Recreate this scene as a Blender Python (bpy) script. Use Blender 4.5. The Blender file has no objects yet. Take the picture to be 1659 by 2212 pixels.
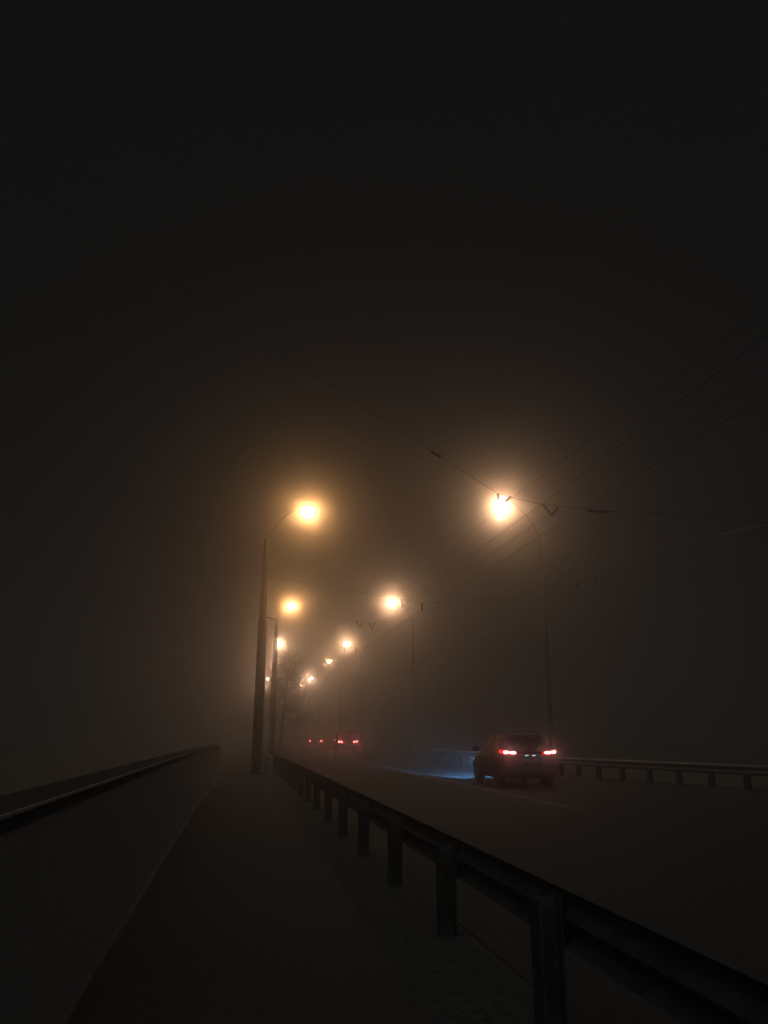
import bpy, bmesh, math, random
from mathutils import Vector, Matrix
R = math.radians
random.seed(7)
sc = bpy.context.scene
col = sc.collection

# ------------------------------------------------------------------ camera
CAM_H = 1.6
PITCH, YAW = R(16.39), R(10.39)
F_PX = 1646.0                     # focal length for a 1659 x 2212 picture
cam_d = bpy.data.cameras.new('camera')
cam_d.sensor_fit = 'AUTO'; cam_d.sensor_width = 36
cam_d.lens = 36 * F_PX / 2212
cam_d.clip_start = .05; cam_d.clip_end = 3000
cam = bpy.data.objects.new('camera', cam_d); col.objects.link(cam)
cam.location = (0, 0, CAM_H)
cam.rotation_euler = (math.pi / 2 + PITCH, 0, -YAW)
sc.camera = cam
_c, _s, _p, _q = math.cos(YAW), math.sin(YAW), math.cos(PITCH), math.sin(PITCH)
RT = Vector((_c, -_s, 0)); FW = Vector((_s * _p, _c * _p, _q)); UP = Vector((-_s * _q, -_c * _q, _p))

def ray(px, py):
    return FW + RT * ((px - 829.5) / F_PX) + UP * ((1106 - py) / F_PX)
def at(px, py, Y):                # the point of the street seen there, Y metres down the road
    d = ray(px, py); return Vector((0, 0, CAM_H)) + d * (Y / d.y)
def atz(px, py, z):               # the same for a known height
    d = ray(px, py); return Vector((0, 0, CAM_H)) + d * ((z - CAM_H) / d.z)

# ------------------------------------------------------------------ tags
def tag(o, label=None, cat=None, group=None, kind=None):
    if label: o['label'] = label
    if cat: o['category'] = cat
    if group: o['group'] = group
    if kind: o['kind'] = kind
    return o
def empty(name, loc=(0, 0, 0), rz=0):
    o = bpy.data.objects.new(name, None); col.objects.link(o)
    o.location = loc; o.rotation_euler.z = rz; o.empty_display_size = .2
    return o
def copy_tree(o, parent=None):
    c = o.copy(); col.objects.link(c); c.parent = parent
    for ch in list(o.children): copy_tree(ch, c)
    return c

# ------------------------------------------------------------------ materials
def mat(name, base, rough=.6, metal=0., noise=None, bump=0., bscale=60., spec=.5, coat=0.):
    m = bpy.data.materials.new(name); m.use_nodes = True
    nt = m.node_tree; b = nt.nodes['Principled BSDF']
    b.inputs['Roughness'].default_value = rough; b.inputs['Metallic'].default_value = metal
    b.inputs['Specular IOR Level'].default_value = spec
    b.inputs['Coat Weight'].default_value = coat
    tc = nt.nodes.new('ShaderNodeTexCoord')
    sc_, amt = noise or (6., .25)
    n = nt.nodes.new('ShaderNodeTexNoise'); n.inputs['Scale'].default_value = sc_; n.inputs['Detail'].default_value = 6
    nt.links.new(tc.outputs['Object'], n.inputs['Vector'])
    rp = nt.nodes.new('ShaderNodeValToRGB')
    rp.color_ramp.elements[0].position = .3; rp.color_ramp.elements[1].position = .7
    rp.color_ramp.elements[0].color = (*[c * (1 - amt) for c in base], 1)
    rp.color_ramp.elements[1].color = (*[min(1, c * (1 + amt)) for c in base], 1)
    nt.links.new(n.outputs['Fac'], rp.inputs['Fac']); nt.links.new(rp.outputs['Color'], b.inputs['Base Color'])
    if bump:
        n2 = nt.nodes.new('ShaderNodeTexNoise'); n2.inputs['Scale'].default_value = bscale; n2.inputs['Detail'].default_value = 8
        nt.links.new(tc.outputs['Object'], n2.inputs['Vector'])
        bp = nt.nodes.new('ShaderNodeBump'); bp.inputs['Strength'].default_value = bump; bp.inputs['Distance'].default_value = .01
        nt.links.new(n2.outputs['Fac'], bp.inputs['Height']); nt.links.new(bp.outputs['Normal'], b.inputs['Normal'])
    return m
def glow(name, color, strength, base=(.5, .5, .5)):
    m = bpy.data.materials.new(name); m.use_nodes = True
    b = m.node_tree.nodes['Principled BSDF']
    b.inputs['Base Color'].default_value = (*base, 1); b.inputs['Roughness'].default_value = .25
    b.inputs['Emission Color'].default_value = (*color, 1); b.inputs['Emission Strength'].default_value = strength
    return m
LP = 210.
M = dict(
    asphalt=mat('asphalt', (.036, .036, .036), .85, spec=.2, noise=(9., .4), bump=.5, bscale=90),
    pave=mat('walkway_asphalt', (.045, .045, .045), .88, spec=.15, noise=(16., .4), bump=.5, bscale=70),
    verge=mat('dark_verge_earth', (.055, .055, .05), .95, noise=(14., .4), bump=.8, bscale=25, spec=.1),
    soil=mat('roadside_soil', (.05, .045, .03), .95, noise=(.8, .4), bump=.6, bscale=8),
    paint=mat('road_paint', (.22, .22, .21), .8, noise=(5., .7), spec=.2),
    concrete=mat('parapet_concrete', (.19, .19, .195), .95, noise=(12., .12), bump=.5, bscale=30, spec=.2),
    coping=mat('coping_felt', (.04, .04, .04), .95, noise=(4., .3), bump=.4, bscale=40, spec=.1),
    pale=mat('pale_concrete', (.07, .07, .07), .8, noise=(8., .3)),
    galv=mat('galvanised_steel', (.35, .36, .36), .45, .8, noise=(9., .25)),
    edge_lit=mat('pale_edge_highlight', (.2, .2, .2), .5, .2, noise=(14., .4)),  # pale tone stands for light caught on the parapet edge
    rail=mat('guardrail_dark_backlit', (.052, .054, .052), .95, 0., noise=(7., .3), spec=.05),  # backlit shade of the near rail put into a dark base
    rail_pale=mat('guardrail_pale_lit', (.13, .13, .126), .55, .2, noise=(7., .3)),  # same steel, lamp light on the far rail put into a paler base
    pole=mat('painted_pole', (.028, .03, .026), .8, 0., noise=(5., .3)),
    housing=mat('lantern_housing', (.1, .1, .1), .5, .3),
    wire=mat('dark_wire', (.02, .02, .02), .6, .2),
    cable=mat('bare_steel_cable', (.7, .7, .68), .3, .8),
    insul=mat('brown_insulator', (.05, .03, .02), .4),
    paint_car=mat('dark_car_paint', (.006, .006, .007), .4, 0., noise=(3., .1), spec=.15, coat=.06),
    paint_far=mat('dark_van_paint', (.01, .01, .011), .6, 0., spec=.15),
    glass_far=mat('dull_dark_glass', (.006, .006, .007), .5, 0., spec=.1),
    glass=mat('dark_car_glass', (.006, .006, .007), .45, 0, noise=(2., .05), spec=.2),
    rubber=mat('tyre_rubber', (.02, .02, .02), .9),
    rim=mat('wheel_rim', (.25, .25, .26), .35, .8),
    plastic=mat('black_trim_plastic', (.02, .02, .02), .6),
    plate=mat('plate_white', (.25, .25, .24), .6, spec=.2),
    bark=mat('tree_bark', (.06, .045, .03), .9, noise=(10., .4), bump=.6, bscale=20),
    leaf=mat('tree_leaf', (.08, .085, .03), .6, noise=(1.3, .5)),
    lamp_warm=glow('sodium_lamp_glow', (1., .50, .18), LP),
    lamp_pink=glow('peach_lamp_glow', (1., .57, .31), LP * 1.1),
    lamp_far=glow('distant_lamp_glow', (1., .58, .35), LP * 2.4),
    lamp_dim=glow('dim_lamp_glow', (1., .57, .29), LP * .45),
    lamp_low=glow('lower_lamp_glow', (1., .6, .3), LP * .5),
    tail=glow('tail_lens_red', (1., .012, .012), 1.8, (.3, .01, .01)),
    bulb=glow('tail_bulb', (1., .45, .42), 14, (.5, .1, .1)),
    bulb_far=glow('far_tail_bulb', (1., .17, .15), 40, (.5, .1, .1)),
    platelamp=glow('plate_lamp', (.85, .85, 1.), 1.0),
    headlamp_warm=glow('warm_headlamp_lens', (1., .75, .5), 20),
    headlamp=glow('headlamp_lens', (.45, .7, 1.), 20),
)

# ------------------------------------------------------------------ mesh building
class MB:
    def __init__(s): s.bm = bmesh.new()
    def box(s, x0, x1, y0, y1, z0, z1, bev=0.):
        b = bmesh.new()
        vs = [b.verts.new((x, y, z)) for x in (x0, x1) for y in (y0, y1) for z in (z0, z1)]
        for f in ((0, 1, 3, 2), (4, 6, 7, 5), (0, 4, 5, 1), (2, 3, 7, 6), (0, 2, 6, 4), (1, 5, 7, 3)):
            b.faces.new([vs[i] for i in f])
        if bev: bmesh.ops.bevel(b, geom=b.edges[:], offset=bev, segments=2, affect='EDGES', profile=.5)
        s.merge(b); return s
    def merge(s, b):
        me = bpy.data.meshes.new('tmp'); b.to_mesh(me); b.free(); s.bm.from_mesh(me); bpy.data.meshes.remove(me)
    def loft(s, rings, closed=True, caps=True):
        vr = [[s.bm.verts.new(p) for p in r] for r in rings]
        n = len(rings[0])
        for a, b in zip(vr, vr[1:]):
            for i in range(n if closed else n - 1):
                j = (i + 1) % n
                s.bm.faces.new((a[i], a[j], b[j], b[i]))
        if caps and closed:
            s.bm.faces.new(list(reversed(vr[0]))); s.bm.faces.new(vr[-1])
        return s
    def tube(s, pts, rads, n=10):
        pts = [Vector(p) for p in pts]
        if not hasattr(rads, '__len__'): rads = [rads] * len(pts)
        rings = []; side = None
        for i, p in enumerate(pts):
            t = (pts[min(i + 1, len(pts) - 1)] - pts[max(i - 1, 0)]).normalized()
            if side is None:
                side = t.orthogonal().normalized()
            side = (side - t * side.dot(t)).normalized()
            o = t.cross(side)
            rings.append([p + (side * math.cos(2 * math.pi * k / n) + o * math.sin(2 * math.pi * k / n)) * rads[i] for k in range(n)])
        return s.loft(rings)
    def lathe(s, prof, n=24, axis='Z', loc=(0, 0, 0)):
        rings = []
        for r, h in prof:
            rg = []
            for k in range(n):
                a = 2 * math.pi * k / n
                c = (r * math.cos(a), r * math.sin(a), h)
                if axis == 'X': c = (h, r * math.cos(a), r * math.sin(a))
                if axis == 'Y': c = (r * math.cos(a), h, r * math.sin(a))
                rg.append(Vector(c) + Vector(loc))
            rings.append(rg)
        return s.loft(rings)
    def build(s, name, m, parent=None, smooth=False):
        bmesh.ops.recalc_face_normals(s.bm, faces=s.bm.faces[:])
        me = bpy.data.meshes.new(name); s.bm.to_mesh(me); s.bm.free()
        me.materials.append(m)
        if smooth:
            for p in me.polygons: p.use_smooth = True
            try: me.set_sharp_from_angle(angle=R(35))
            except Exception: pass
        o = bpy.data.objects.new(name, me); col.objects.link(o); o.parent = parent
        return o

def sweep(profile, path, step=None):
    """profile (side offset, z) swept along a ground path of (x, y, z); offset is to the right of travel."""
    pts = [Vector(p) for p in path]; rings = []
    for i, p in enumerate(pts):
        t = (pts[min(i + 1, len(pts) - 1)] - pts[max(i - 1, 0)]); t.z = 0; t.normalize()
        n = Vector((t.y, -t.x, 0))
        rings.append([p + n * a + Vector((0, 0, b)) for a, b in profile])
    return rings
def interp(path, step):
    out = []
    for a, b in zip(path, path[1:]):
        a, b = Vector(a), Vector(b); n = max(1, int((b - a).length / step))
        out += [a.lerp(b, k / n) for k in range(n)]
    return out + [Vector(path[-1])]
def smooth_path(path, step, rounds=3):
    p = interp(path, step)
    for _ in range(rounds):
        p = [p[0]] + [(p[i - 1] + p[i] * 2 + p[i + 1]) / 4 for i in range(1, len(p) - 1)] + [p[-1]]
    return p

# ------------------------------------------------------------------ setting
def sheet(name, xs, m):
    """strip between two edges given as (y, x_left, x_right), z"""
    s = MB(); rows, z = xs
    L = [s.bm.verts.new((a, y, z)) for y, a, b in rows]; Rr = [s.bm.verts.new((b, y, z)) for y, a, b in rows]
    for i in range(len(rows) - 1): s.bm.faces.new((L[i], Rr[i], Rr[i + 1], L[i + 1]))
    o = s.build(name, m); o['kind'] = 'structure'; return o
sheet('ground', ([(-25, -280, 300), (420, -280, 300)], -.012), M['soil'])
sheet('road', ([(-20, 2.02, 19.5), (10, 2.02, 18.4), (22, 2.02, 16.6), (31, 2.02, 14.4), (38, 2.1, 14.2), (50, 2.9, 14.2), (62, 3.9, 14.6), (90, 5.0, 15.2),
               (140, 6.0, 16.4), (200, 7.5, 18.0), (400, 12, 23)], 0.), M['asphalt'])
sheet('walkway', ([(-20, -1.0, 1.27), (8, -1.0, 1.27), (20, -.95, 1.27), (31, -.9, 1.27), (38, -.9, 1.35), (50, -.2, 2.15), (62, .9, 3.15), (90, 2.0, 4.25), (140, 3.0, 5.25), (200, 4.5, 6.75), (400, 9, 11.25)], -.004), M['pave'])
sheet('verge', ([(-20, 1.27, 2.02), (8, 1.27, 2.02), (20, 1.27, 2.02), (31, 1.27, 2.02), (38, 1.35, 2.1), (50, 2.15, 2.9), (62, 3.15, 3.9), (90, 4.25, 5.0), (140, 5.25, 6.0), (200, 6.75, 7.5), (400, 11.25, 12)], -.006), M['verge'])
sheet('lane_line', ([(17.5, 7.64, 7.76), (33, 7.64, 7.76), (47, 8.02, 8.14), (70, 9.0, 9.12), (140, 11.1, 11.22), (300, 14.5, 14.62)], .004), M['paint'])

# ------------------------------------------------------------------ parapet wall on the left
wall = tag(empty('parapet_wall', (-.95, 0, 0)), 'dark solid waist-high parapet wall left of the walkway with a thin pale edge', 'wall')
wp = smooth_path([(-.92, -6, 0), (-.92, 8, 0), (-.885, 20, 0), (-.63, 30.2, 0)], 1.0)
inv = Vector((.95, 0, 0))
wp_l = [p + inv for p in wp]
wpan = MB(); seg = smooth_path(wp_l, .25, 1)
for i in range(0, len(seg) - 1, 10):                     # cast panels with open joints
    q = [v.copy() for v in seg[i:i + 11]]
    if len(q) > 1:
        q[-1] = q[-1] + (q[-2] - q[-1]).normalized() * .005
        wpan.loft(sweep([(-.30, -.2), (-.02, -.2), (-.02, 1.215), (-.30, 1.215)], q))
wpan.build('wall_panel', M['concrete'], wall)
MB().loft(sweep([(-.33, 1.217), (-.012, 1.217), (-.012, 1.282), (-.33, 1.288)], [p + Vector((0, .004 if i == len(wp_l) - 1 else 0, 0)) for i, p in enumerate(wp_l)])).build('coping', M['coping'], wall)
MB().loft(sweep([(-.010, 1.276), (.0, 1.276), (.0, 1.290), (-.016, 1.2915), (-.016, 1.2885), (-.010, 1.286)], wp_l)).build('edge_highlight', M['edge_lit'], wall)  # added strip, paints the highlight along the inner top edge
MB().loft(sweep([(-.018, -.02), (.028, -.02), (.024, .022), (-.018, .028)], wp_l)).build('foot_strip', M['pale'], wall)

# ------------------------------------------------------------------ guardrails
def guardrail(name, path, spacing, label, side, beam_mat='rail'):
    """W-beam at the top of posts; side = +1 beam on the right of travel, -1 on the left"""
    root = tag(empty(name, path[0]), label, 'guardrail', 'steel guardrails along the road')
    o0 = Vector(path[0]); p = [q - o0 for q in smooth_path(path, .8, 2)]
    w = []
    prof = [(.0, .75), (.03, .735), (.075, .70), (.075, .665), (.01, .62), (.0, .595), (.01, .57), (.075, .525), (.075, .49), (.03, .455), (.0, .44)]
    front = [(side * (a + .004), z) for a, z in prof]; back = [(side * (a - .004), z) for a, z in reversed(prof)]
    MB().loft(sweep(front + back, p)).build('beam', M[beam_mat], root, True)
    d = 0; acc = [0]
    for a, b in zip(p, p[1:]): acc.append(acc[-1] + (b - a).length)
    k = spacing * .5
    while k < acc[-1]:
        i = next(j for j in range(len(acc)) if acc[j] >= k); t = (k - acc[i - 1]) / (acc[i] - acc[i - 1])
        q = p[i - 1].lerp(p[i], t); dr = (p[i] - p[i - 1]).normalized()
        s = MB()          # I-section post: two flanges and a web, with the spacer that carries the beam
        s.box(-.085, .085, -.150, -.138, -.3, .70); s.box(-.085, .085, -.022, -.010, -.3, .70); s.box(-.006, .006, -.1375, -.0225, -.3, .698)
        s.box(-.06, .06, -.0095, .004, .47, .72, .003)
        for zz in (.585, .605 + .04):
            s.lathe([(.018, .004), (.018, .016), (.012, .022), (.002, .024)], 8, 'Y', (0, .062, zz))
        post = s.build('post', M['rail'], root)
        post.location = q; post.rotation_euler.z = math.atan2(dr.y, dr.x) + (math.pi if side > 0 else 0)
        k += spacing
    return root, p
gl, gp = guardrail('guardrail', [(1.90, -3.3, 0), (1.90, 31.5, 0), (1.80, 36, 0), (1.62, 40, 0)], 2.28,
               'long dark guardrail between the walkway and the road, its posts nearest the viewer', 1)
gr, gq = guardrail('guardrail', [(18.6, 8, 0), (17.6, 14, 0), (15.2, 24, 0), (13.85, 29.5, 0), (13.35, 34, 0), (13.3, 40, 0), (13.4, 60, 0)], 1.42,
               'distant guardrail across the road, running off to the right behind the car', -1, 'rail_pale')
# low end piece where the near rail stops beside the lamp post
e = MB(); e.loft([[Vector((x * w, y, z * h)) for x, z in ((-.13, -.05), (.13, -.05), (.10, .9), (.04, 1.), (-.04, 1.), (-.10, .9))]
                  for y, w, h in ((34.9, .8, .70), (35.3, 1., .79), (37.4, 1., .79), (37.9, .9, .60))])
eb = e.build('barrier_block', M['concrete']); eb.location = (1.42, 0, 0)
tag(eb, 'small dark concrete block at the far end of the near guardrail, beside the lamp post', 'barrier')

# ------------------------------------------------------------------ street lamps
GL = 'lit street lamps in two rows along the road'
def add_light(name, loc, power, color, rad, parent, kind='POINT'):
    d = bpy.data.lights.new(name, kind); d.energy = power; d.color = color
    d.shadow_soft_size = rad
    o = bpy.data.objects.new(name, d); col.objects.link(o); o.location = loc; o.parent = parent
    return o
def street_lamp(lamp_px, Y, base_dx, label, emat, arm_drop=1.5, size=1., fat=1., zs=1., bracket=False, second=False):
    L = at(*lamp_px, Y)
    bx = L.x + base_dx
    root = tag(empty('street_lamp', (bx, Y, 0)), label, 'street lamp', GL)
    top = L.z - arm_drop
    sgn = 1 if base_dx < 0 else -1
    reach = abs(base_dx)
    s = MB()
    prof = [(r * fat, z * (zs if z < 9 else 1)) for r, z in ((.30, -.2), (.30, .06), (.215, .10), (.205, 6.75), (.165, 6.85), (.16, 8.1), (.115, 8.2), (.095, top))]
    s.lathe(prof, 20); s.build('pole', M['pole'], root, True)
    pts = []
    for k in range(13):
        t = k / 12
        pts.append((sgn * reach * (t ** 1.25) * .98, 0, top - .25 + (arm_drop + .42) * math.sin(t * math.pi / 2) ** .9))
    pts = [(sgn * (.0 if i == 0 else x + .0), y, z) if False else (x, y, z) for i, (x, y, z) in enumerate(pts)]
    MB().tube(pts, .034, 10).build('arm', M['pole'], root, True)
    if bracket:
        MB().tube([(sgn * .15, 0, 6.95), (sgn * .66, 0, 6.84)], .03, 8).build('bracket', M['pole'], root, True)
    def lantern(cx, cz, k, nm, em):
        h = MB(); rings = []
        for u, w, t in ((-.46, .08, .03), (-.36, .22, .09), (0, .36, .15), (.30, .28, .09), (.40, .10, .03)):
            rings.append([Vector((cx - sgn * .04 + sgn * u * k, a * w * k, cz + .11 * k + z * t * k)) for a, z in ((-1, 0), (-.85, .6), (-.4, 1), (.4, 1), (.85, .6), (1, 0))])
        h.loft(rings); ho = h.build(nm, M['housing'], root, True)
        g = MB(); rg = []
        for d in (-86, -65, -45, -22, 0, 22, 45, 65, 80):
            r, z = .27 * k * math.cos(R(d)), .27 * k * math.sin(R(d))
            rg.append([Vector((cx + r * math.cos(2 * math.pi * j / 24), r * math.sin(2 * math.pi * j / 24), cz - .03 * k + z)) for j in range(24)])
        g.loft(rg); g.build('lens', M[em], ho, True)
        return ho
    lantern(L.x - bx, L.z, size, 'lantern', emat)
    if second:
        lantern(L.x - bx - .08, L.z - .66, size * .45, 'lower_lantern', 'lamp_low')
    return root
LAMPS = [
    ((666, 1105), 36, -1.98, 'nearest left street lamp, a bright warm glow on a thick stepped pole beside the walkway', 'lamp_warm', dict(bracket=True)),
    ((630, 1308), 62, -1.17, 'second left street lamp, smaller warm glow just right of the thick pole', 'lamp_warm', dict(zs=1.17, fat=1.05)),
    ((604.5, 1390), 88, -1.6, 'third left street lamp, half hidden by a pole and shining through leaves', 'lamp_far', dict(size=.65)),
    ((594, 1431), 114, -1.6, 'left street lamp hidden behind the second pole, only its glow showing beside it', 'lamp_far', dict(size=.65)),
    ((568, 1482), 166, -1.6, 'farthest left street lamp, hidden behind the thick nearest pole, only its glow showing', 'lamp_far', dict(size=.65)),
    ((578, 1466), 140, -1.6, 'tiny far left street lamp, a speck against the right edge of the thick pole', 'lamp_far', dict(size=.42)),
    ((1083, 1090), 36, 1.98, 'nearest right street lamp, large glow crossed by wires with a smaller light below', 'lamp_pink', dict(second=True, fat=.5)),
    ((846, 1300), 62, 1.8, 'second right street lamp, round bright glow at mid height over the road', 'lamp_pink', dict(fat=.5)),
    ((748, 1391), 88, 1.8, 'third right street lamp, small round glow beside two dark wire hangers', 'lamp_pink', dict(fat=.5)),
    ((711, 1428), 114, 1.8, 'fourth right street lamp, small oval light with almost no halo', 'lamp_dim', dict(fat=.5)),
    ((671, 1465), 140, 1.8, 'fifth right street lamp, tiny dot low in the haze', 'lamp_far', dict(fat=.5, size=.8)),
    ((650, 1480), 166, 1.8, 'farthest right street lamp, faintest and lowest dot of the row', 'lamp_far', dict(fat=.5, size=.65)),
]
for px, Y, dx, lab, em, kw in LAMPS: street_lamp(px, Y, dx, lab, em, **kw)

# ------------------------------------------------------------------ overhead wires
GW = 'overhead trolley wires above the road'
def wire(name, pts, r, label, m='wire', grp=GW, cat='wire', step=1.2):
    o = MB().tube(smooth_path(pts, step, 2), r, 6).build(name, M[m], None, True)
    return tag(o, label, cat, grp)
Z = 6.0
def ext(a, b, Y):                 # carry a wire on along its line to distance Y
    a, b = Vector(a), Vector(b); return a + (b - a) * ((Y - a.y) / (b.y - a.y))
def run(pix, near=-14, z=Z):
    p = sorted([atz(x, y, z) for x, y in pix], key=lambda v: v.y)
    return [ext(p[1], p[0], near)] + p
w2 = run([(1349, 955), (1168, 1090.6), (1060.7, 1166.5), (868, 1310)]) + [atz(774.4, 1385, Z), atz(745, 1407, Z), Vector((5.7, 62, Z)), Vector((6.6, 95, Z))]
w4 = run([(1420.8, 999.8), (1260, 1099.5), (1111, 1193), (961, 1287), (911, 1318)]) + [atz(803.5, 1389, Z), atz(768, 1409, Z), Vector((6.35, 62, Z)), Vector((7.25, 95, Z))]
w1 = run([(1230, 983.5), (1105, 1075.7), (1072.6, 1102.5), (932.7, 1226)], z=6.15) + [Vector((5.0, 36.5, 6.3))]
w3 = run([(1292.8, 1040), (1206.5, 1096.5), (1111, 1163.5), (1031, 1214)], z=6.0) + [Vector((5.9, 36.5, 6.3))]
wire('trolley_wire', w1, .003, 'leftmost trolley wire, passing right through the glow of the nearest right lamp')
wire('trolley_wire', w2, .0038, 'second trolley wire from the left, passing just right of the nearest right lamp')
wire('trolley_wire', w3, .003, 'thin trolley wire held by the V hanger')
wire('trolley_wire', w4, .0038, 'rightmost of the four trolley wires over the near lane')
wire('trolley_wire', [(10.9, -10, 6), (10.5, 12, 6), (10.35, 23, 6), (10.5, 30, 6), (11, 60, 6)], .004, 'faint trolley wire over the far lane, the left one of its pair')
wire('trolley_wire', [(11.6, -10, 6), (11.2, 12, 6), (11.0, 23, 6), (11.15, 30, 6), (11.65, 60, 6)], .004, 'faint trolley wire over the far lane, the right one of its pair')

# span wire with hangers
GS = 'cross wires and hangers carrying the trolley wires'
def nearest(path, Y):
    for a, b in zip(path, path[1:]):
        if (a.y - Y) * (b.y - Y) <= 0: return a.lerp(b, (Y - a.y) / (b.y - a.y + 1e-9))
    return path[-1]
sy = 15.0
A = [at(932.7, 976, 13.2), at(1005, 1020, 14.2), at(1075.5, 1066.8, sy), at(1102, 1074, sy), at(1171, 1090, sy), at(1260, 1099, sy), at(1290, 1104, sy), at(1420, 1107.5, sy)]
A = [ext(A[1], A[0], 4.0) + Vector((0, 0, .3)), *A, Vector((15.5, sy + .5, 6.35))]
def hanger_mesh(s, a, b, r):
    s.tube([a, a.lerp(b, .5) + Vector((0, 0, 0)), b], r, 6)
span = tag(empty('span_wire', A[5]), 'nearest cross wire over the road, with a dark V hanger right of the right lamp', 'wire', GS)
o0 = A[5]
MB().tube([p - o0 for p in A], [.0005, .004, .006, .006, .006, .007, .007, .006, .006, .004], 6).build('cable', M['wire'], span, True)
s = MB(); va, vb, vc = at(1172, 1089, sy), at(1192, 1113.5, sy - .25), at(1204, 1097, sy)
for a, b in ((va, vb), (vb, vc)):
    s.tube([a - o0, a.lerp(b, .2) - o0, a.lerp(b, .5) - o0, a.lerp(b, .8) - o0, b - o0], [.018, .034, .028, .036, .02], 8)
s.build('hanger', M['insul'], span, True)
for a, b in ((at(930, 974, 13.2), at(953, 988, 13.5)), (at(1268, 1103.4, sy), at(1318, 1106, sy)), (at(1075, 1065, sy), at(1077, 1080, sy)), (at(1104, 1072, sy), at(1090, 1085, sy - .2))):
    MB().tube([a - o0, a.lerp(b, .15) - o0, a.lerp(b, .5) - o0, a.lerp(b, .85) - o0, b - o0], [.012, .034, .024, .034, .012], 8).build('insulator', M['insul'], span, True)

def far_span(Y, zc, label, hang, u=False, xl=None, xr=None):
    root = tag(empty('span_wire', (5.9, Y, zc)), label, 'wire', GS)
    o = Vector((5.9, Y, zc))
    xl = at(590, 1300, Y).x if xl is None else xl
    MB().tube([Vector((xl, Y, zc + .9)) - o, Vector((hang[0][0].x, Y, hang[0][0].z)) - o, Vector((hang[-1][0].x, Y, hang[-1][0].z)) - o, Vector((xr, Y, zc + .6)) - o], .005, 5).build('cable', M['wire'], root, True)
    for h in hang:
        s = MB(); pts = [p - o for p in h]
        s.tube(pts, [.028] * len(pts), 6).build('hanger', M['insul'], root, True)
    return root
far_span(25.9, 6.25, 'second cross wire, two straight dark hangers right of the mid-height right lamp',
         [[at(866, 1294.6, 25.9), at(868, 1303, 25.9), at(868.5, 1312, 25.9)], [at(911, 1303, 25.9), at(911.5, 1311, 25.9), at(911.3, 1319, 25.9)]], xl=-1.5, xr=14)
far_span(36.2, 6.7, 'third cross wire, two U shaped hangers between the second and third right lamps',
         [[at(770.5, 1342, 36.2), at(772, 1349, 36.2), at(777, 1354, 36.2), at(782, 1350, 36.2), at(783.5, 1344, 36.2)],
          [at(797, 1344, 36.2), at(800, 1351, 36.2), at(803.5, 1358, 36.2), at(807, 1352, 36.2), at(808.5, 1345, 36.2)]], xl=.84, xr=13.9)
far_span(39.8, 6.2, 'fourth cross wire, two small dark hangers just below the third right lamp',
         [[at(744.8, 1396.5, 39.8), at(744.5, 1408, 39.8)], [at(767.5, 1399.5, 39.8), at(768, 1410, 39.8)]], xl=.9, xr=14)
far_span(23.2, 6.4, 'faint cross wire over the far lane, right of the nearest right lamp',
         [[at(1246, 1257, 23.4), at(1248, 1265, 23.4), at(1248, 1274, 23.4)], [at(1287, 1243, 22.9), at(1287.5, 1259, 22.9)]], xl=9.3, xr=15.5)
cb = [at(1176, 1237, 36), at(1240, 1223.5, 33.5), at(1300, 1211, 31), at(1425, 1184, 27), at(1560, 1154, 23), at(1750, 1110, 18)]
wire('steel_cable', cb, .006, 'single pale steel cable catching the light at the right, above the guardrail', 'cable', None, 'cable')

# ------------------------------------------------------------------ vehicles
def ring(w, zb, zt, wt, y):
    """car body cross-section: half width w, sill zb, shoulder zt, half width at the shoulder wt"""
    return [Vector((x, y, z)) for x, z in ((-w * .86, zb), (-w * .97, zb + .10), (-w, zb + .35), (-w * .99, zt - .18), (-wt, zt - .03), (-wt * .9, zt),
            (wt * .9, zt), (wt, zt - .03), (w * .99, zt - .18), (w, zb + .35), (w * .97, zb + .10), (w * .86, zb))]
def subsurf(o, lv=2):
    m = o.modifiers.new('smooth', 'SUBSURF'); m.levels = lv; m.render_levels = lv
def wheel(root, x, y, r=.36, w=.24):
    s = 1 if x > 0 else -1
    t = MB().lathe([(r * .62, -w / 2), (r * .93, -w / 2), (r, -w / 2 + .035), (r, w / 2 - .035), (r * .93, w / 2), (r * .62, w / 2)], 28, 'X').build('wheel', M['rubber'], root, True)
    t.location = (x, y, r)
    m = MB(); m.lathe([(r * .60, -w * .3), (r * .62, w * .40), (r * .55, w * .34), (r * .5, w * .26), (.05, w * .32), (.03, w * .36)], 20, 'X')
    for k in range(5):
        a = 2 * math.pi * k / 5
        c, q = math.cos(a), math.sin(a)
        m.tube([(w * .36, c * .04, q * .04), (w * .38, c * r * .58, q * r * .58)], .028, 6)
    rm = m.build('rim', M['rim'], t, True)
    if s < 0: rm.rotation_euler.z = math.pi
    return t
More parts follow.
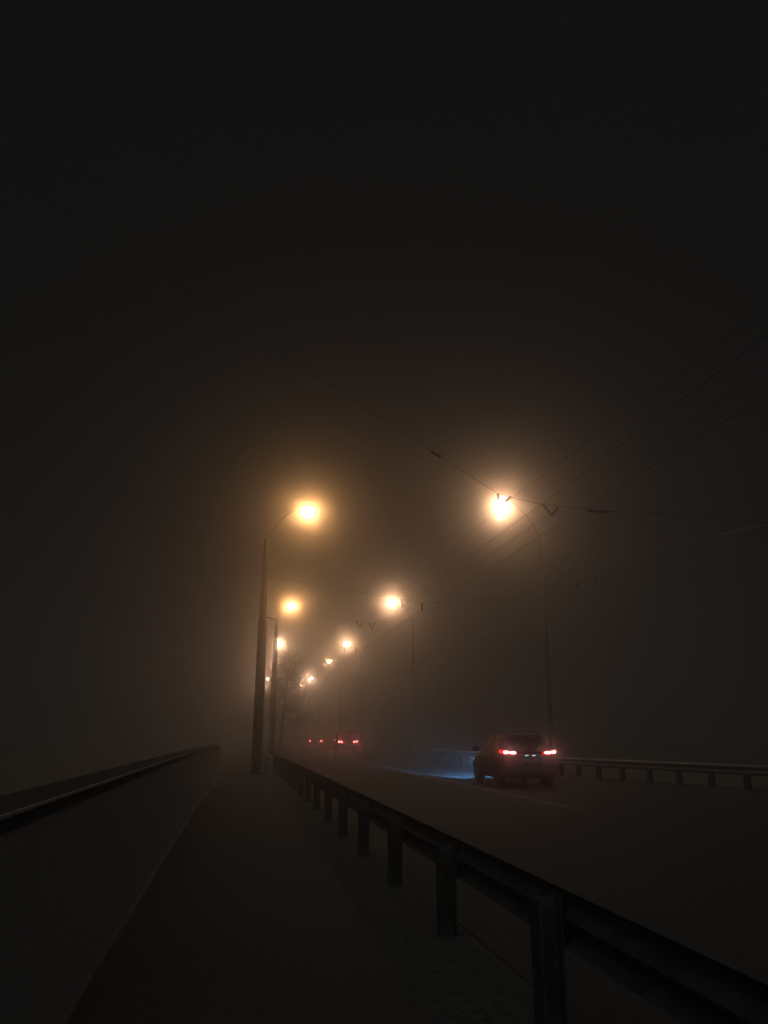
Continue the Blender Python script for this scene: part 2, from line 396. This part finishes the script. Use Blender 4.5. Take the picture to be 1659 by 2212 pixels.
def suv(loc, heading, label):
    root = tag(empty('parked_car'.replace('parked_', ''), loc, heading), label, 'car', 'cars driving away')
    b = MB(); b.loft([ring(*a) for a in (
        (.80, .42, .98, .70, .00), (.90, .34, 1.06, .84, .05), (.93, .28, 1.10, .88, .28), (.945, .24, 1.10, .89, .9), (.945, .22, 1.08, .89, 2.0),
        (.945, .22, 1.06, .88, 3.2), (.94, .24, 1.02, .86, 3.6), (.92, .26, .96, .80, 4.15), (.86, .30, .86, .70, 4.45), (.74, .36, .74, .56, 4.56))])
    bo = b.build('body', M['paint_car'], root, True); subsurf(bo)
    # cabin: roof and pillars as one shell, glass set proud
    g = MB()
    def cab(y, wb, zt, wt): return [Vector(v) for v in ((-wb, y, 1.03), (-wb * .5 - wt * .5, y, (1.03 + zt) / 2 + .05), (-wt, y, zt - .05), (-wt * .8, y, zt), (wt * .8, y, zt), (wt, y, zt - .05), (wb * .5 + wt * .5, y, (1.03 + zt) / 2 + .05), (wb, y, 1.03))]
    g.loft([cab(.10, .85, 1.12, .80), cab(.34, .86, 1.46, .64), cab(.60, .87, 1.63, .60), cab(1.0, .875, 1.69, .59), cab(1.6, .875, 1.705, .59), cab(2.3, .87, 1.66, .59), cab(2.75, .86, 1.50, .62), cab(3.45, .80, 1.07, .76)])
    co = g.build('cabin', M['paint_car'], root, True)
    # rear window, side windows, windscreen
    def quad(name, pts, m, th=.012, parent=root):
        s = MB(); n = (Vector(pts[1]) - Vector(pts[0])).cross(Vector(pts[2]) - Vector(pts[0])).normalized()
        s.loft([[Vector(p) - n * .02 for p in pts], [Vector(p) + n * th for p in pts]])
        return s.build(name, m, parent)
    quad('rear_window', [(-.68, .14, 1.16), (.68, .14, 1.16), (.54, .35, 1.46), (-.54, .35, 1.46)], M['glass'])
    for sd in (-1, 1):
        pts = [(sd * .868, .55, 1.12), (sd * .878, 1.55, 1.12), (sd * .66, 1.55, 1.59), (sd * .665, .80, 1.55)]
        quad('side_window', pts if sd < 0 else pts[::-1], M['glass'], .016)
        pts = [(sd * .878, 1.63, 1.12), (sd * .85, 2.95, 1.11), (sd * .66, 2.45, 1.55), (sd * .66, 1.63, 1.59)]
        quad('side_window', pts if sd < 0 else pts[::-1], M['glass'], .016)
    quad('windscreen', [(.70, 3.38, 1.13), (-.70, 3.38, 1.13), (-.57, 2.80, 1.50), (.57, 2.80, 1.50)], M['glass'])
    sp = MB(); sp.loft([[Vector((x, y, z)) for y, z in ((.28, 1.61 - c), (.27, 1.635 - c), (.66, 1.69 - c), (.66, 1.64 - c))] for x, c in ((-.58, .05), (-.46, .012), (0, -.005), (.46, .012), (.58, .05))])
    sp.build('roof_spoiler', M['paint_car'], root)
    for sd in (-1, 1):
        MB().tube([(sd * .53, .95, 1.69), (sd * .53, 1.05, 1.725), (sd * .53, 2.1, 1.715), (sd * .53, 2.25, 1.66)], .018, 8).build('roof_rail', M['plastic'], root, True)
    bp = MB(); bp.loft([[Vector((x, y, z)) for y, z in ((-.055 + c, .40), (-.075 + c, .48), (-.06 + c, .66), (.10 + c, .70), (.10 + c, .36))] for x, c in ((-.92, .20), (-.80, .04), (-.4, 0), (.4, 0), (.80, .04), (.92, .20))])
    bp.build('rear_bumper', M['plastic'], root)
    MB().box(-.26, .26, -.035, -.006, .80, .915, .004).build('number_plate', M['plate'], root)
    for x in (-.12, .12):
        MB().box(x - .055, x + .055, -.040, -.010, .985, 1.02, .006).build('plate_lamp', M['platelamp'], root)
    MB().box(-.30, .30, -.03, .02, 1.03, 1.055, .006).build('tailgate_trim', M['plastic'], root)
    for sd in (-1, 1):
        # wrap-round tail lamp, two bright bulbs inside
        t = MB(); t.loft([[Vector((sd * x, y, z)) for z in (zz - h, zz, zz + h) for x, y in ((xx, yy),)] + [Vector((sd * xx, yy + .10, zz + h)), Vector((sd * xx, yy + .10, zz - h))]
              for xx, yy, zz, h in ((.43, -.022, 1.075, .030), (.56, -.012, 1.085, .052), (.72, .005, 1.095, .060), (.82, .025, 1.105, .060), (.905, .10, 1.125, .055), (.935, .22, 1.135, .04))])
        to = t.build('tail_light', M['tail'], root, True)
        for cx, cy, cz, rw in ((.58, -.028, 1.088, .105), (.785, .004, 1.108, .085)):
            q = MB(); rings = []
            for a in (0, 25, 50, 75, 88):
                a = R(a); rings.append([Vector((sd * cx + rw * math.cos(a) * math.cos(2 * math.pi * k / 16), cy - .022 * math.sin(a), cz + .036 * math.cos(a) * math.sin(2 * math.pi * k / 16))) for k in range(16)])
            q.loft(rings).build('bulb', M['bulb'], to, True)
        l = add_light('tail_glow', (sd * .70, -.16, 1.10), .15, (1, .02, .03), .05, to)
        # door mirror
        m = MB(); m.loft([[Vector((sd * (.93 + a), 2.92 + y, 1.16 + z)) for y, z in ((-.07 * k, -.06 * k), (.09 * k, -.07 * k), (.09 * k, .07 * k), (-.07 * k, .09 * k))] for a, k in ((.0, .5), (.05, 1), (.17, 1.1), (.24, .8))])
        m.build('mirror', M['plastic'], root)
        h = MB(); h.loft([[Vector((sd * x, y, z)) for z, y in ((zz - hh, yy), (zz + hh, yy - .02), (zz + hh, yy - .14), (zz - hh, yy - .14))] for x, yy, zz, hh in ((.50, 4.56, .70, .05), (.68, 4.50, .73, .06), (.82, 4.36, .76, .05))])
        ho = h.build('headlight', M['headlamp'], root)
        hl = add_light('headlight_beam', (sd * .68, 4.60, .72), 1., (.16, .48, 1.), .05, ho, 'SPOT')
        hl.data.spot_size = R(34); hl.data.spot_blend = .6; hl.data.energy = HEAD
        hl.rotation_euler = (R(83.5), 0, 0)
    for x in (-.80, .80):
        wheel(root, x, .92); wheel(root, x, 3.62)
    return root
HEAD = 11500.
HD = R(-3.5)
rc = Vector((9.24, 24.4, 0))
suv(rc, HD, 'dark crossover with two red tail lights, closest car on the road')

def far_vehicle(loc, heading, w, h, ln, label, lamps, m, bulb_r):
    root = tag(empty('car', loc, heading), label, 'car', 'cars driving away')
    b = MB(); W = w / 2
    b.loft([[Vector((x, y, z)) for x, z in ((-W * .95, .3), (-W, .6), (-W, h * .55), (-W * wt, h * k - .06), (-W * wt * .85, h * k), (W * wt * .85, h * k), (W * wt, h * k - .06), (W, h * .55), (W, .6), (W * .95, .3))]
            for y, k, wt in ((0, .90, .86), (.12, .98, .88), (1.2, 1., .88), (ln * .6, 1., .88), (ln * .8, .66, .97), (ln - .1, .58, .95), (ln, .45, .9))])
    b.build('body', m, root, True)
    s = MB(); s.loft([[Vector((x, y - .012, z)) for x, z in ((-W * .74, h * .60), (W * .74, h * .60), (W * .66, h * .84), (-W * .66, h * .84))] for y in (0, .03)]).build('rear_window', M['glass_far'], root)
    MB().box(-W * .97, W * .97, -.09, .05, .38, .6, .02).build('rear_bumper', M['plastic'], root)
    MB().box(-.26, .26, -.03, -.004, .68, .79, .003).build('number_plate', M['plate'], root)
    for x, z, mm in lamps:
        t = MB().lathe([(bulb_r * 1.35, .02), (bulb_r * 1.35, -.03), (bulb_r * 1.2, -.045), (bulb_r * .1, -.05)], 16, 'Y', (x, 0, z)).build('tail_light', M['tail'], root, True)
        MB().lathe([(bulb_r * .95, -.048), (bulb_r * .8, -.066), (bulb_r * .1, -.075)], 14, 'Y', (x, 0, z)).build('bulb', M[mm], t, True)
    for sd in (-1, 1):
        if any(l[0] * sd > 0 for l in lamps):
            add_light('tail_glow', (sd * W * .8, -.25, lamps[0][1]), FARGLOW, (1, .03, .02), .06, root)
    for sd in (-1, 1):
        MB().box(sd * W * .62 - .14, sd * W * .62 + .14, ln - .03, ln + .03, .62, .76, .02).build('headlight', M['headlamp_warm'], root)
        fl = add_light('headlight_beam', (sd * W * .62, ln + .08, .68), 2500., (1., .68, .42), .05, root, 'SPOT')
        fl.data.spot_size = R(50); fl.data.spot_blend = .8; fl.rotation_euler = (R(88), 0, 0)
    for x in (-W * .86, W * .86):
        wheel(root, x, .8, .33, .2); wheel(root, x, ln - .9, .33, .2)
    return root
FARGLOW = .25
pv = at(751.5, 1602, 75)
far_vehicle((pv.x, 75, 0), R(-3), 1.95, 2.0, 4.8, 'hazy van showing twin round red tail lights on each side, middle of the road', [(-.85, pv.z, 'bulb_far'), (-.60, pv.z - .03, 'bulb_far'), (.60, pv.z - .03, 'bulb_far'), (.85, pv.z, 'bulb_far')], M['paint_far'], .062)
pw = at(681.5, 1600.8, 114)
far_vehicle((pw.x, 114, 0), R(-3), 1.8, 1.55, 4.4, 'farthest car, only small pinkish tail light dots left of the van', [(-.78, pw.z, 'bulb_far'), (.72, pw.z, 'bulb_far'), (.90, pw.z, 'bulb_far')], M['paint_far'], .06)

# ------------------------------------------------------------------ tree behind the second lamp post
def tree(loc, h, cr, label):
    root = tag(empty('leafy_tree', loc), label, 'tree')
    t = MB(); t.tube([(0, 0, -.2), (.05, 0, 1.2), (.1, .1, 2.6), (.3, .05, h * .55), (.5, .1, h * .8)], [.20, .15, .13, .09, .03], 10)
    tips = []
    for k in range(16):
        a = k * 2.399; z0 = 2.2 + (h - 3.2) * k / 16
        L = cr * random.uniform(.75, 1.1) * (1 - .45 * k / 16)
        e_ = Vector((.2 + .5 * z0 / h + math.cos(a) * L, math.sin(a) * L, z0 + L * .55))
        st = Vector((.1 + .35 * z0 / h, .05, z0)); md = st.lerp(e_, .5) + Vector((0, 0, .15))
        t.tube([st, md, e_], [.05, .03, .012], 6); tips += [e_, md, st.lerp(e_, .75)]
    t.build('trunk', M['bark'], root, True)
    c = MB(); bm = c.bm
    for tip in tips:
        for _ in range(70):
            p = tip + Vector((random.gauss(0, .38), random.gauss(0, .38), random.gauss(0, .30)))
            s = random.uniform(.07, .14); d = Vector((random.gauss(0, 1), random.gauss(0, 1), random.gauss(0, .7))).normalized(); o = d.orthogonal().normalized()
            vs = [bm.verts.new(p + v) for v in (d * s, o * s * .5, -d * s, -o * s * .5)]
            bm.faces.new(vs)
    me = bpy.data.meshes.new('crown'); bm.to_mesh(me); bm.free(); me.materials.append(M['leaf'])
    o = bpy.data.objects.new('crown', me); col.objects.link(o); o.parent = root
    return root
tree((3.7, 71, 0), 9.6, 2.1, 'leafy tree in the haze just right of the second pole, backlit by a lamp')

# ------------------------------------------------------------------ fog
hz = MB().box(-290, 310, -35, 430, -1.2, 18.0)
hm = bpy.data.materials.new('night_fog'); hm.use_nodes = True
nt = hm.node_tree; nt.nodes.remove(nt.nodes['Principled BSDF'])
FOG = ((.0004, .0), (.0042, .865), (.0034, .965), (.0090, .987))      # (density, anisotropy): broad veil, and the narrow corona of fog droplets
last = None
for i, (dn, g) in enumerate(FOG):
    pvn = nt.nodes.new('ShaderNodeVolumePrincipled')
    pvn.inputs['Density Attribute'].default_value = ''
    pvn.inputs['Color'].default_value = (.92, .91, .90, 1)
    pvn.inputs['Density'].default_value = dn
    pvn.inputs['Anisotropy'].default_value = g
    if last is None: last = pvn.outputs['Volume']; continue
    add = nt.nodes.new('ShaderNodeAddShader')
    nt.links.new(last, add.inputs[0]); nt.links.new(pvn.outputs['Volume'], add.inputs[1]); last = add.outputs[0]
nt.links.new(last, nt.nodes['Material Output'].inputs['Volume'])
ho = hz.build('haze', hm); tag(ho, kind='stuff')

# ------------------------------------------------------------------ wide dim fill, added to brighten the near ground and rails
sd_ = bpy.data.lights.new('night_fill_light', 'SUN'); sd_.energy = .33; sd_.angle = R(100); sd_.color = (.92, 1., 1.)
so_ = bpy.data.objects.new('night_fill_light', sd_); col.objects.link(so_); so_.rotation_euler = (R(40), 0, R(-10)); so_.location = (0, -10, 30)

# ------------------------------------------------------------------ night sky
w = bpy.data.worlds.new('World'); sc.world = w; w.use_nodes = True
nt = w.node_tree; bg = nt.nodes['Background']
sky = nt.nodes.new('ShaderNodeTexSky'); sky.sky_type = 'NISHITA'; sky.sun_disc = False
sky.sun_elevation = R(20); sky.sun_rotation = R(200)
hs = nt.nodes.new('ShaderNodeHueSaturation'); hs.inputs['Saturation'].default_value = .06
nt.links.new(sky.outputs['Color'], hs.inputs['Color']); mx = nt.nodes.new('ShaderNodeMix'); mx.data_type = 'RGBA'; mx.inputs[0].default_value = .75
nt.links.new(hs.outputs['Color'], mx.inputs[6]); mx.inputs[7].default_value = (3.7, 3.8, 3.75, 1)
nt.links.new(mx.outputs[2], bg.inputs['Color'])
bg.inputs['Strength'].default_value = .0014

sc.view_settings.view_transform = 'Standard'; sc.view_settings.look = 'None'
sc.view_settings.exposure = 0; sc.view_settings.gamma = 1; sc.view_settings.use_curve_mapping = False
cy = sc.cycles
cy.volume_bounces = 5; cy.max_bounces = 8; cy.diffuse_bounces = 2; cy.glossy_bounces = 2
cy.use_denoising = True; cy.use_light_tree = True
cy.sample_clamp_indirect = 4
